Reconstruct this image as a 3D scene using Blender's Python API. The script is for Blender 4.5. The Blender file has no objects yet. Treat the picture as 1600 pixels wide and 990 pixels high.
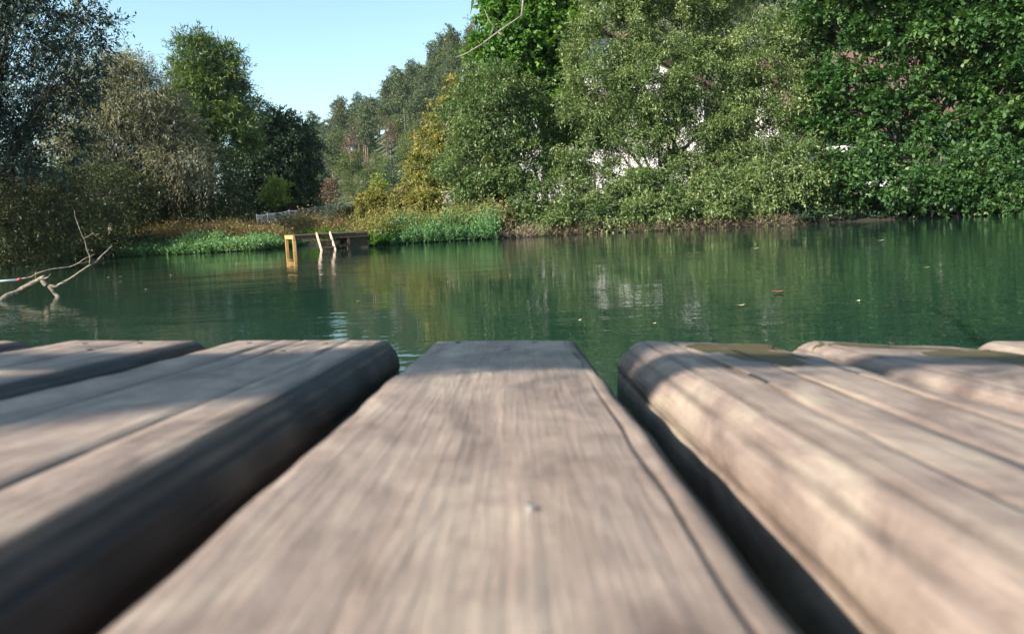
import bpy, math, random
import numpy as np
from mathutils import Vector, Matrix, noise as mnoise

random.seed(7)
rng = np.random.default_rng(11)
scene = bpy.context.scene
COL = scene.collection

# ------------------------------------------------------------------ camera frame
F = 1164.0                     # focal length in photo pixels (1600 wide)
CAMZ = 0.60                    # metres above the water
PITCH = math.atan(110 / F)
ROLL = math.radians(2.9)
fwd = Vector((0, math.cos(PITCH), -math.sin(PITCH)))
r0 = Vector((1, 0, 0)); u0 = r0.cross(fwd)
rgt = (r0 * math.cos(ROLL) - u0 * math.sin(ROLL)).normalized()
up = rgt.cross(fwd).normalized()
CAM = Vector((0, 0, CAMZ))

def ray(px, py):
    return rgt * ((px - 800) / F) + up * ((450 - py) / F) + fwd

def at(px, py, Y):
    d = ray(px, py)
    return CAM + d * (Y / d.y)

def on_water(px, py, z=0.0):
    d = ray(px, py)
    return CAM + d * ((z - CAMZ) / d.z)

# ------------------------------------------------------------------ small helpers
def tag(o, label=None, cat=None, group=None, kind=None):
    if label: o['label'] = label
    if cat: o['category'] = cat
    if group: o['group'] = group
    if kind: o['kind'] = kind
    return o

def thing(name, label, cat, loc=(0, 0, 0), rotz=0.0, group=None):
    o = bpy.data.objects.new(name, None); COL.objects.link(o)
    o.location = loc; o.rotation_euler = (0, 0, rotz); o.empty_display_size = 0.2
    return tag(o, label, cat, group)

class MB:
    def __init__(self): self.v = []; self.f = []
    def add(self, vs, fs):
        n = len(self.v); self.v += [tuple(p) for p in vs]; self.f += [tuple(i + n for i in f) for f in fs]
    def box(self, c, s, rot=None):
        M = rot or Matrix.Identity(3)
        vs = [Vector(c) + M @ Vector((x * s[0] / 2, y * s[1] / 2, z * s[2] / 2)) for x in (-1, 1) for y in (-1, 1) for z in (-1, 1)]
        self.add(vs, [(0, 1, 3, 2), (4, 6, 7, 5), (0, 4, 5, 1), (2, 3, 7, 6), (0, 2, 6, 4), (1, 5, 7, 3)])
    def bar(self, a, b, w, t, upv=(0, 0, 1)):
        a = Vector(a); b = Vector(b); y = (b - a).normalized(); x = y.cross(Vector(upv))
        if x.length < 1e-4: x = Vector((1, 0, 0))
        x.normalize(); z = x.cross(y)
        self.box((a + b) / 2, (w, (b - a).length, t), Matrix((x, y, z)).transposed())
    def tube(self, pts, radii, n=6, cap=True):
        pts = [Vector(p) for p in pts]; rings = []
        px_ = None
        for i, p in enumerate(pts):
            t = (pts[min(i + 1, len(pts) - 1)] - pts[max(i - 1, 0)])
            t = t.normalized() if t.length > 1e-6 else Vector((0, 0, 1))
            if px_ is None:
                px_ = t.cross(Vector((0.3, 0.9, 0.2)))
                if px_.length < 1e-3: px_ = t.cross(Vector((1, 0, 0)))
            px_ = (px_ - t * px_.dot(t)).normalized(); q = t.cross(px_)
            rings.append([p + (px_ * math.cos(a) + q * math.sin(a)) * radii[i] for a in [2 * math.pi * k / n for k in range(n)]])
        vs = [v for r in rings for v in r]; fs = []
        for i in range(len(pts) - 1):
            for k in range(n):
                fs.append((i * n + k, i * n + (k + 1) % n, (i + 1) * n + (k + 1) % n, (i + 1) * n + k))
        if cap: fs.append(tuple(range(n - 1, -1, -1))); fs.append(tuple((len(pts) - 1) * n + k for k in range(n)))
        self.add(vs, fs)
    def build(self, name, mat, parent=None, smooth=False, label=None):
        me = bpy.data.meshes.new(name); me.from_pydata(self.v, [], self.f)
        if mat: me.materials.append(mat)
        if smooth: me.polygons.foreach_set('use_smooth', [True] * len(me.polygons))
        me.update()
        o = bpy.data.objects.new(name, me); COL.objects.link(o)
        if parent: o.parent = parent
        if label: o['label'] = label
        return o

# ------------------------------------------------------------------ materials
def newmat(name):
    m = bpy.data.materials.new(name); m.use_nodes = True
    nt = m.node_tree; nt.nodes.clear()
    return m, nt, nt.nodes.new('ShaderNodeOutputMaterial')

def ramp(nt, stops, fac=None):
    r = nt.nodes.new('ShaderNodeValToRGB'); e = r.color_ramp.elements
    while len(e) < len(stops): e.new(0.5)
    for i, (p, c) in enumerate(stops):
        e[i].position = p; e[i].color = (c[0], c[1], c[2], 1) if not isinstance(c, (int, float)) else (c, c, c, 1)
    if fac is not None: nt.links.new(fac, r.inputs[0])
    return r

def mixc(nt, fac, a, b, mode='MIX'):
    m = nt.nodes.new('ShaderNodeMix'); m.data_type = 'RGBA'; m.blend_type = mode
    for s, v in ((m.inputs[0], fac), (m.inputs[6], a), (m.inputs[7], b)):
        if hasattr(v, 'is_linked'): nt.links.new(v, s)
        elif isinstance(v, (int, float)): s.default_value = v
        else: s.default_value = (v[0], v[1], v[2], 1)
    return m.outputs[2]

def noise_n(nt, vec, scale, detail=4, rough=0.55, dist=0.0):
    n = nt.nodes.new('ShaderNodeTexNoise'); n.inputs['Scale'].default_value = scale
    n.inputs['Detail'].default_value = detail; n.inputs['Roughness'].default_value = rough
    n.inputs['Distortion'].default_value = dist
    if vec is not None: nt.links.new(vec, n.inputs['Vector'])
    return n.outputs['Fac']

def mapped(nt, scale=(1, 1, 1), loc=(0, 0, 0), kind='Object'):
    tc = nt.nodes.new('ShaderNodeTexCoord'); mp = nt.nodes.new('ShaderNodeMapping')
    mp.inputs['Scale'].default_value = scale; mp.inputs['Location'].default_value = loc
    nt.links.new(tc.outputs[kind], mp.inputs['Vector']); return mp.outputs[0]

def leaf_mat(name, stops, trans=0.3, rough=0.5, spec=0.3):
    m, nt, out = newmat(name)
    a = nt.nodes.new('ShaderNodeAttribute'); a.attribute_name = 'tone'
    r = ramp(nt, stops, a.outputs['Fac'])
    p = nt.nodes.new('ShaderNodeBsdfPrincipled'); nt.links.new(r.outputs[0], p.inputs['Base Color'])
    p.inputs['Roughness'].default_value = rough; p.inputs['Specular IOR Level'].default_value = spec
    t = nt.nodes.new('ShaderNodeBsdfTranslucent')
    tc = mixc(nt, 1.0, r.outputs[0], (1.25, 1.35, 0.55), 'MULTIPLY'); nt.links.new(tc, t.inputs[0])
    mx = nt.nodes.new('ShaderNodeMixShader'); mx.inputs[0].default_value = trans
    nt.links.new(p.outputs[0], mx.inputs[1]); nt.links.new(t.outputs[0], mx.inputs[2])
    nt.links.new(mx.outputs[0], out.inputs[0]); return m

def plain(name, c1, c2=None, scale=8, rough=0.8, bump=0.0, stretch=(1, 1, 1), metallic=0.0):
    m, nt, out = newmat(name)
    p = nt.nodes.new('ShaderNodeBsdfPrincipled'); p.inputs['Roughness'].default_value = rough
    p.inputs['Metallic'].default_value = metallic
    v = mapped(nt, stretch)
    n = noise_n(nt, v, scale, 6, 0.6)
    r = ramp(nt, [(0.3, c1), (0.7, c2 or c1)], n)
    nt.links.new(r.outputs[0], p.inputs['Base Color'])
    if bump:
        b = nt.nodes.new('ShaderNodeBump'); b.inputs['Distance'].default_value = bump
        nt.links.new(n, b.inputs['Height']); nt.links.new(b.outputs[0], p.inputs['Normal'])
    nt.links.new(p.outputs[0], out.inputs[0]); return m

M = {}
M['bark'] = plain('bark', (0.045, 0.036, 0.028), (0.12, 0.10, 0.08), 9, 0.9, 0.02, (3, 3, 0.6))
M['pale_bark'] = plain('pale_bark', (0.12, 0.10, 0.085), (0.30, 0.26, 0.22), 9, 0.9, 0.01, (3, 3, 0.6))
M['pine_bark'] = plain('pine_bark', (0.16, 0.10, 0.07), (0.30, 0.20, 0.14), 3, 0.9, 0.0, (3, 3, 0.6))
M['driftwood'] = plain('driftwood', (0.03, 0.023, 0.017), (0.27, 0.22, 0.16), 26, 0.8, 0.01, (1, 1, 1))
# leaf palettes (tone 0..1)
M['lf_blue'] = leaf_mat('lf_blue', [(0.0, (0.022, 0.038, 0.040)), (0.6, (0.052, 0.078, 0.074)), (1.0, (0.10, 0.125, 0.075))], 0.12)
M['lf_grey'] = leaf_mat('lf_grey', [(0.0, (0.12, 0.115, 0.085)), (0.6, (0.24, 0.225, 0.16)), (1.0, (0.31, 0.30, 0.20))], 0.25)
M['lf_feather'] = leaf_mat('lf_feather', [(0.0, (0.045, 0.085, 0.035)), (0.6, (0.11, 0.165, 0.055)), (1.0, (0.20, 0.24, 0.07))], 0.25)
M['lf_dark'] = leaf_mat('lf_dark', [(0.0, (0.012, 0.030, 0.018)), (0.7, (0.030, 0.058, 0.028)), (1.0, (0.06, 0.09, 0.04))], 0.15)
M['lf_thicket'] = leaf_mat('lf_thicket', [(0.0, (0.026, 0.036, 0.016)), (0.7, (0.062, 0.076, 0.032)), (0.9, (0.13, 0.14, 0.05)), (1.0, (0.25, 0.19, 0.05))], 0.2)
M['lf_willow'] = leaf_mat('lf_willow', [(0.0, (0.045, 0.085, 0.028)), (0.5, (0.125, 0.180, 0.062)), (0.9, (0.22, 0.27, 0.11)), (1.0, (0.26, 0.25, 0.12))], 0.25, 0.46, 0.42)
M['lf_bush'] = leaf_mat('lf_bush', [(0.0, (0.040, 0.085, 0.028)), (0.5, (0.10, 0.16, 0.055)), (1.0, (0.19, 0.23, 0.09))], 0.25, 0.46, 0.42)
M['lf_bright'] = leaf_mat('lf_bright', [(0.0, (0.035, 0.095, 0.018)), (0.5, (0.075, 0.170, 0.028)), (1.0, (0.15, 0.25, 0.04))], 0.35)
M['lf_hazel'] = leaf_mat('lf_hazel', [(0.0, (0.020, 0.060, 0.018)), (0.6, (0.050, 0.115, 0.032)), (0.97, (0.10, 0.17, 0.05)), (1.0, (0.35, 0.25, 0.04))], 0.3, 0.48, 0.4)
M['lf_yellow'] = leaf_mat('lf_yellow', [(0.0, (0.10, 0.12, 0.03)), (0.6, (0.22, 0.21, 0.06)), (1.0, (0.36, 0.27, 0.08))], 0.35)
M['lf_sapling'] = leaf_mat('lf_sapling', [(0.0, (0.14, 0.18, 0.04)), (1.0, (0.32, 0.36, 0.10))], 0.35)
M['lf_nettle'] = leaf_mat('lf_nettle', [(0.0, (0.06, 0.14, 0.06)), (0.6, (0.13, 0.25, 0.11)), (1.0, (0.22, 0.33, 0.17))], 0.35)
M['lf_weed'] = leaf_mat('lf_weed', [(0.0, (0.08, 0.10, 0.03)), (0.4, (0.16, 0.17, 0.05)), (0.75, (0.24, 0.20, 0.07)), (1.0, (0.28, 0.16, 0.08))], 0.3)
M['lf_russet'] = leaf_mat('lf_russet', [(0.0, (0.10, 0.08, 0.035)), (0.5, (0.20, 0.14, 0.07)), (0.8, (0.22, 0.18, 0.07)), (1.0, (0.27, 0.13, 0.085))], 0.3)
M['lf_dry'] = leaf_mat('lf_dry', [(0.0, (0.06, 0.045, 0.032)), (0.6, (0.15, 0.11, 0.075)), (1.0, (0.36, 0.29, 0.20))], 0.15, 0.7, 0.2)
M['lf_pine'] = leaf_mat('lf_pine', [(0.0, (0.040, 0.068, 0.036)), (0.6, (0.095, 0.130, 0.062)), (1.0, (0.17, 0.19, 0.09))], 0.1)
M['lf_spruce'] = leaf_mat('lf_spruce', [(0.0, (0.015, 0.045, 0.028)), (1.0, (0.040, 0.085, 0.045))], 0.1)
M['lf_broad'] = leaf_mat('lf_broad', [(0.0, (0.055, 0.090, 0.030)), (0.6, (0.115, 0.150, 0.048)), (1.0, (0.18, 0.18, 0.065))], 0.2)
M['lf_rust_tree'] = leaf_mat('lf_rust_tree', [(0.0, (0.09, 0.06, 0.045)), (1.0, (0.19, 0.12, 0.09))], 0.15)

# ------------------------------------------------------------------ foliage machinery
def norm(a): return a / np.maximum(np.linalg.norm(a, axis=1, keepdims=True), 1e-9)

def leaves_mesh(name, P, D, Nn, ln, wd, tone, mat):
    """one diamond, slightly folded leaf per row"""
    n = len(P)
    D = norm(D); S = norm(np.cross(D, Nn)); U = np.cross(S, D)
    ln = ln[:, None]; wd = wd[:, None]
    v = np.empty((n, 4, 3), dtype=np.float32)
    v[:, 0] = P
    v[:, 1] = P + D * ln * 0.48 + S * wd * 0.5 + U * wd * 0.18
    v[:, 2] = P + D * ln - U * ln * 0.08
    v[:, 3] = P + D * ln * 0.48 - S * wd * 0.5 + U * wd * 0.18
    me = bpy.data.meshes.new(name)
    me.vertices.add(4 * n); me.vertices.foreach_set('co', v.ravel())
    me.loops.add(4 * n); me.loops.foreach_set('vertex_index', np.arange(4 * n, dtype=np.int32))
    me.polygons.add(n); me.polygons.foreach_set('loop_start', np.arange(0, 4 * n, 4, dtype=np.int32))
    me.update(calc_edges=True)
    at_ = me.attributes.new('tone', 'FLOAT', 'FACE'); at_.data.foreach_set('value', np.where(tone > 1.22, 1.0, np.clip(tone, 0, .9)).astype(np.float32))
    me.materials.append(mat)
    return me

def link(name, me, parent=None):
    o = bpy.data.objects.new(name, me); COL.objects.link(o)
    if parent: o.parent = parent
    return o

def twig_leaves(B, D, L, k, ln, asp, droop, tone, spread=0.7, flat=0.6):
    """B,D: twig base and direction, L length, k leaves per twig -> arrays for leaves_mesh"""
    m = len(B)
    t = np.tile(np.linspace(0.12, 1.0, k), m) + rng.normal(0, 0.03, m * k)
    Bk = np.repeat(B, k, 0); Dk = np.repeat(D, k, 0); Lk = np.repeat(L, k)[:, None]; tt = t[:, None]
    P = Bk + Dk * Lk * tt; P[:, 2] -= (droop * Lk[:, 0] * t ** 2)
    R = norm(rng.normal(size=(m * k, 3)))
    tang = Dk.copy(); tang[:, 2] -= 2 * droop * t
    LD = norm(tang) * 0.7 + R * spread; LD[:, 2] -= 0.12
    Nn = norm(rng.normal(size=(m * k, 3)) * (1 - flat) + np.array([0, 0, 1.0]) * flat)
    size = ln * rng.uniform(0.45, 1.4, m * k)
    tn = np.repeat(tone, k) + rng.normal(0, 0.13, m * k)
    return P, LD, Nn, size, size * asp, tn

def clump_points(lobes, spacing, inner=0.45):
    cs, outs, own = [], [], []
    for i, (c, r, wgt) in enumerate(lobes):
        c = np.array(c); r = np.array(r)
        area = 4 * math.pi * ((r[0] * r[1]) ** 1.6 / 3 + (r[0] * r[2]) ** 1.6 / 3 + (r[1] * r[2]) ** 1.6 / 3) ** (1 / 1.6)
        n = max(5, int(wgt * area / spacing ** 2 * 1.1))
        d = norm(rng.normal(size=(n, 3)))
        rad = inner + (1 - inner) * rng.uniform(0, 1, n) ** 0.55
        rad = rad * (1 + rng.normal(0, 0.09, n))
        cs.append(c + d * rad[:, None] * r); outs.append(norm(d / r)); own += [i] * n
    return np.vstack(cs), np.vstack(outs), np.array(own)

def L(px, py, Y, rx, ry, rd=None, w=1.0):
    c = at(px, py, Y); s = Y / F
    return ((c.x, c.y, c.z), (rx * s, (rd if rd else (rx + ry) / 2 * s), ry * s), w)

def crown_arrays(lobes, n, spacing, clump_r, twig_len, k, ln, asp, droop, spread=0.7, flat=0.6, upb=0.25, outw=0.8, minz=0.05, inner=0.45, tonevar=0.2):
    C, O, own = clump_points(lobes, spacing, inner)
    keep = C[:, 2] > minz; C, O, own = C[keep], O[keep], own[keep]
    m = max(1, n // k)
    idx = rng.integers(0, len(C), m)
    cr = clump_r * rng.uniform(0.6, 1.4, len(C))
    ctone = rng.normal(0.5, tonevar, len(C))
    B = C[idx] + rng.normal(size=(m, 3)) * cr[idx][:, None] * np.array([0.6, 0.6, 0.42])
    D = norm(O[idx] * outw + rng.normal(size=(m, 3)) * 0.65 + np.array([0, 0, upb]))
    Lg = twig_len * rng.uniform(0.6, 1.4, m)
    A = twig_leaves(B, D, Lg, k, ln, asp, droop, ctone[idx], spread, flat)
    ok = A[0][:, 2] > 0.01
    return [a[ok] for a in A], C, own

def make_tree(name, label, cat, base, lobes, n, leaf, mat, bark='bark', trunk_r=0.12, fork=0.45, spacing=0.55, clump_r=0.28,
              twig_len=0.3, k=9, droop=0.25, group=None, spread=0.7, flat=0.6, upb=0.25, nb=70, stems=1, minz=0.1, inner=0.45,
              tonevar=0.2, branch_r=0.018, lean=None, outw=0.8):
    base = Vector(base)
    t = thing(name, label, cat, base, 0, group)
    A, C, own = crown_arrays(lobes, n, spacing, clump_r, twig_len, k, leaf[0], leaf[1], droop, spread, flat, upb, outw, minz, inner, tonevar)
    A[0] = A[0] - np.array(base)
    me = leaves_mesh('crown', *A, M[mat]); link('crown', me, t)
    mb = MB(); cen = np.mean([l[0] for l in lobes], 0)
    zb = min(l[0][2] - l[1][2] for l in lobes)
    forkp = Vector((base.x * 0.5 + cen[0] * 0.5, base.y * 0.5 + cen[1] * 0.5, base.z + (cen[2] - base.z) * fork))
    sp = []
    for s in range(stems):
        b0 = base + Vector((random.uniform(-.5, .5), random.uniform(-.4, .4), -0.15)) * (0 if stems == 1 else 1.0)
        b0.z = base.z - 0.25
        fp = forkp + Vector((random.uniform(-1, 1), random.uniform(-.6, .6), random.uniform(-.3, .3))) * (0.02 if stems == 1 else 0.9)
        mid = (b0 + fp) / 2 + Vector((random.uniform(-.12, .12), random.uniform(-.1, .1), 0))
        rr = trunk_r * (1 if stems == 1 else random.uniform(0.5, 0.9))
        mb.tube([b0 - base, b0 * .8 + fp * .2 - base, mid - base, fp - base], [rr * 1.3, rr, rr * .85, rr * .7], 8); sp.append((fp, rr * .7))
    for i, (c, r, w) in enumerate(lobes):
        fp, rr = sp[i % len(sp)]
        c = Vector(c); e = c + Vector((0, 0, r[2] * 0.55))
        m1 = fp * .55 + e * .45 + Vector((random.uniform(-.15, .15) * r[0], random.uniform(-.2, .2), -0.05 * (e - fp).length))
        mb.tube([fp - base, m1 - base, e - base], [rr * .8, rr * .5, rr * .15], 6)
        mem = np.where(own == i)[0]; 
        for j in mem[:max(3, nb // len(lobes))]:
            q = Vector(C[j]); s0 = random.uniform(.35, .95)
            st = (fp * (1 - s0 * 2) + m1 * (s0 * 2)) if s0 < .5 else (m1 * (2 - 2 * s0) + e * (2 * s0 - 1))
            mm = st * .5 + q * .5 + Vector((random.uniform(-.1, .1), random.uniform(-.1, .1), random.uniform(0, .15)))
            mb.tube([st - base, mm - base, q - base], [branch_r, branch_r * .7, branch_r * .25], 4, False)
    mb.build('trunk', M[bark], t, True)
    return t

# ------------------------------------------------------------------ terrain
bank_px = [(0, 415), (95, 408), (190, 401), (300, 396), (400, 391), (440, 388), (475, 383), (555, 381), (582, 386), (625, 381), (700, 377), (775, 373),
           (850, 369), (950, 364), (1050, 360), (1150, 355), (1250, 351), (1350, 345), (1450, 341), (1600, 335)]
bank = [on_water(*p) for p in bank_px]
poly = [(p.x, p.y) for p in bank] + [(18, 17), (23, 9), (20, -1), (8, -2.6), (0, -2.4), (-4, -1.8), (-7.5, 3), (-10.5, 9), (-14, 15)]
poly = np.array(poly)

def sd_poly(X, Y):
    """distance outside (+) / inside (-) of the pond outline"""
    d = np.full(X.shape, 1e9); ins = np.zeros(X.shape, bool)
    n = len(poly)
    for i in range(n):
        a = poly[i]; b = poly[(i + 1) % n]; e = b - a
        t = np.clip(((X - a[0]) * e[0] + (Y - a[1]) * e[1]) / (e @ e), 0, 1)
        d = np.minimum(d, np.hypot(X - a[0] - t * e[0], Y - a[1] - t * e[1]))
        c = ((a[1] > Y) != (b[1] > Y)) & (X < (b[0] - a[0]) * (Y - a[1]) / (b[1] - a[1] + 1e-12) + a[0])
        ins ^= c
    return np.where(ins, -d, d)

def sstep(t): t = np.clip(t, 0, 1); return t * t * (3 - 2 * t)

def ridge(x):
    return np.interp(x, [-400, -150, -95, -62, -40, -12, 40, 120, 400], [0, 0, 2, 13, 23, 38, 60, 74, 60])

def ground_z(X, Y):
    X = np.asarray(X, float); Y = np.asarray(Y, float)
    d = sd_poly(X, Y)
    out = 0.05 + 0.22 * sstep(d / 0.7) + 0.42 * sstep((d - .5) / 6.0)
    ins = -np.minimum(1.8, 0.05 + 0.55 * (-d))
    z = np.where(d > 0, out, ins)
    z = z + ridge(X * 220 / np.maximum(Y, 60)) * sstep((Y - 55) / 175) * (1 - 0.5 * sstep((Y - 260) / 300))
    z = z + np.where(d > 2, 0.12 * np.sin(X * .7) * np.cos(Y * .53), 0) * sstep((d - 2) / 4)
    return z

def gz(x, y): return float(ground_z(np.array([x]), np.array([y]))[0])

def build_ground():
    n = 300
    s = np.linspace(-1, 1, n)
    gx = np.sinh(s * 5.2) / np.sinh(5.2) * 1500
    gy = np.sinh(s * 5.2) / np.sinh(5.2) * 1500 + 14
    X, Y = np.meshgrid(gx, gy)
    Z = ground_z(X, Y)
    v = np.stack([X, Y, Z], -1).reshape(-1, 3)
    i = np.arange(n * n).reshape(n, n)
    q = np.stack([i[:-1, :-1], i[:-1, 1:], i[1:, 1:], i[1:, :-1]], -1).reshape(-1, 4)
    me = bpy.data.meshes.new('ground'); me.from_pydata(v.tolist(), [], q.tolist())
    me.polygons.foreach_set('use_smooth', [True] * len(q))
    m, nt, out = newmat('soil_and_grass')
    p = nt.nodes.new('ShaderNodeBsdfPrincipled'); p.inputs['Roughness'].default_value = .95
    a = noise_n(nt, mapped(nt), 0.9, 8, .65); b = noise_n(nt, mapped(nt), 14, 5, .7)
    r1 = ramp(nt, [(.35, (.055, .045, .028)), (.55, (.06, .085, .028)), (.75, (.11, .12, .045))], a)
    r2 = ramp(nt, [(.3, .55), (.7, 1.25)], b)
    sx = nt.nodes.new('ShaderNodeSeparateXYZ'); nt.links.new(mapped(nt), sx.inputs[0])
    wet = ramp(nt, [(.12, 1.0), (.42, 0.0)], sx.outputs[2])
    nt.links.new(mixc(nt, wet.outputs[0], mixc(nt, 1, r1.outputs[0], r2.outputs[0], 'MULTIPLY'), (.022, .018, .012)), p.inputs['Base Color'])
    bp = nt.nodes.new('ShaderNodeBump'); bp.inputs['Distance'].default_value = .08; nt.links.new(b, bp.inputs['Height'])
    nt.links.new(bp.outputs[0], p.inputs['Normal']); nt.links.new(p.outputs[0], out.inputs[0])
    me.materials.append(m); tag(link('ground', me), 'grassy earth bank and wooded hill around the pond', 'ground', kind='structure')

build_ground()

def build_water():
    mb = MB(); mb.add([(-40, -8, 0), (40, -8, 0), (40, 40, 0), (-40, 40, 0)], [(0, 1, 2, 3)])
    m, nt, out = newmat('pond_water')
    p = nt.nodes.new('ShaderNodeBsdfPrincipled')
    p.inputs['Base Color'].default_value = (0.012, 0.035, 0.023, 1)
    p.inputs['Roughness'].default_value = 0.0; p.inputs['IOR'].default_value = 1.333
    p.inputs['Specular IOR Level'].default_value = 0.5
    n1 = noise_n(nt, mapped(nt, (1.0, 1.7, 1)), 5.0, 3, .5, .4)
    n2 = noise_n(nt, mapped(nt, (1.0, 1.5, 1), (3, 1, 0)), 17, 2, .5)
    patch = ramp(nt, [(.35, .35), (.65, 1.3)], noise_n(nt, mapped(nt, (.6, 1.2, 1), (7, 2, 0)), .35, 2, .5))
    n0 = noise_n(nt, mapped(nt, (.5, 1.7, 1), (1, 9, 0)), 1.0, 2, .5, .3)
    ad0 = nt.nodes.new('ShaderNodeMath'); ad0.operation = 'MULTIPLY_ADD'
    nt.links.new(n1, ad0.inputs[0]); ad0.inputs[1].default_value = .48; nt.links.new(n0, ad0.inputs[2])
    ad = nt.nodes.new('ShaderNodeMath'); ad.operation = 'MULTIPLY_ADD'
    nt.links.new(n2, ad.inputs[0]); ad.inputs[1].default_value = .02; nt.links.new(ad0.outputs[0], ad.inputs[2])
    ml = nt.nodes.new('ShaderNodeMath'); ml.operation = 'MULTIPLY'
    nt.links.new(ad.outputs[0], ml.inputs[0]); nt.links.new(patch.outputs[0], ml.inputs[1])
    b = nt.nodes.new('ShaderNodeBump'); b.inputs['Distance'].default_value = 0.007; b.inputs['Strength'].default_value = 1
    nt.links.new(ml.outputs[0], b.inputs['Height']); nt.links.new(b.outputs[0], p.inputs['Normal'])
    nt.links.new(p.outputs[0], out.inputs[0])
    tag(mb.build('water', m), 'calm green pond water', 'water', kind='structure')

build_water()

# ------------------------------------------------------------------ foreground jetty
H = 0.065                                    # camera height above the boards
dy = (rgt * (8 / F) + up * (30 / F) + fwd).normalized()
dx = (rgt - dy * rgt.dot(dy)).normalized()
dz = dx.cross(dy)
deck_origin = CAM - dz * H
jetty = thing('wooden_jetty', 'weathered plank jetty in the foreground with wide gaps between its boards', 'jetty')
jetty.matrix_world = Matrix.Translation(deck_origin) @ Matrix((dx, dy, dz)).transposed().to_4x4()

def wood_material():
    m, nt, out = newmat('weathered_board')
    p = nt.nodes.new('ShaderNodeBsdfPrincipled'); p.inputs['Roughness'].default_value = .62
    p.inputs['Specular IOR Level'].default_value = .35
    oi = nt.nodes.new('ShaderNodeObjectInfo')
    tc = nt.nodes.new('ShaderNodeTexCoord')
    cmb = nt.nodes.new('ShaderNodeCombineXYZ')
    mu = nt.nodes.new('ShaderNodeMath'); mu.operation = 'MULTIPLY'; mu.inputs[1].default_value = 13.7
    nt.links.new(oi.outputs['Random'], mu.inputs[0])
    for k in (0, 1, 2): nt.links.new(mu.outputs[0], cmb.inputs[k])
    va = nt.nodes.new('ShaderNodeVectorMath'); nt.links.new(tc.outputs['Object'], va.inputs[0]); nt.links.new(cmb.outputs[0], va.inputs[1])
    def mp(s):
        q = nt.nodes.new('ShaderNodeMapping'); q.inputs['Scale'].default_value = s; nt.links.new(va.outputs[0], q.inputs['Vector']); return q.outputs[0]
    grain = noise_n(nt, mp((160, 5, 160)), 1, 7, .7, .3)
    streak = noise_n(nt, mp((26, 2.6, 26)), 1, 5, .6, 2.6)
    blot = noise_n(nt, mp((18, 8, 18)), 1, 6, .62, 1.6)
    fine = noise_n(nt, mp((60, 45, 60)), 1, 6, .7)
    base = ramp(nt, [(.27, (.140, .100, .084)), (.5, (.262, .198, .168)), (.74, (.385, .318, .255))], blot)
    g = ramp(nt, [(.30, .87), (.5, .98), (.75, 1.04)], grain)
    s = ramp(nt, [(.26, (.68, .65, .64)), (.40, (.95, .94, .93)), (.7, (1.08, 1.05, 1.0))], streak)
    c = mixc(nt, 1, base.outputs[0], g.outputs[0], 'MULTIPLY'); c = mixc(nt, 1, c, s.outputs[0], 'MULTIPLY')
    fr = ramp(nt, [(.3, .8), (.6, 1.06)], fine); c = mixc(nt, 1, c, fr.outputs[0], 'MULTIPLY')
    # groove dirt, plus shade painted on right shoulders and lower sides (per vertex attribute)
    w = nt.nodes.new('ShaderNodeAttribute'); w.attribute_name = 'dirt_shade'
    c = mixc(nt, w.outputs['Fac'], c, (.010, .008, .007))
    ms = nt.nodes.new('ShaderNodeAttribute'); ms.attribute_name = 'moss'
    mb_ = nt.nodes.new('ShaderNodeMath'); mb_.operation = 'ADD'
    nt.links.new(ms.outputs['Fac'], mb_.inputs[0])
    nn = nt.nodes.new('ShaderNodeMath'); nn.operation = 'MULTIPLY_ADD'
    nt.links.new(blot, nn.inputs[0]); nn.inputs[1].default_value = 1.5; nn.inputs[2].default_value = -.75
    nt.links.new(nn.outputs[0], mb_.inputs[1])
    mm = ramp(nt, [(.50, 0.0), (.58, 1.0)], mb_.outputs[0])
    msk = nt.nodes.new('ShaderNodeMath'); msk.operation = 'MULTIPLY'; nt.links.new(mm.outputs[0], msk.inputs[0])
    gt = nt.nodes.new('ShaderNodeMath'); gt.operation = 'GREATER_THAN'; gt.inputs[1].default_value = .15; nt.links.new(ms.outputs['Fac'], gt.inputs[0])
    nt.links.new(gt.outputs[0], msk.inputs[1])
    c = mixc(nt, msk.outputs[0], c, (.075, .055, .018))
    nt.links.new(c, p.inputs['Base Color'])
    b = nt.nodes.new('ShaderNodeBump'); b.inputs['Distance'].default_value = .0020
    ad = nt.nodes.new('ShaderNodeMath'); ad.operation = 'ADD'; nt.links.new(grain, ad.inputs[0]); nt.links.new(streak, ad.inputs[1])
    nt.links.new(ad.outputs[0], b.inputs['Height']); nt.links.new(b.outputs[0], p.inputs['Normal'])
    nt.links.new(p.outputs[0], out.inputs[0]); return m

M['board'] = wood_material()
M['nail'] = plain('nail_metal', (.03, .022, .018), (.06, .04, .03), 300, .6, metallic=.4)
M['screw'] = plain('screw_metal', (.6, .6, .6), (.75, .75, .75), 300, .25, metallic=.9)
M['joist'] = plain('joist_wood', (.03, .022, .016), (.07, .05, .035), 20, .9, .002, (1, 1, 1))

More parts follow.
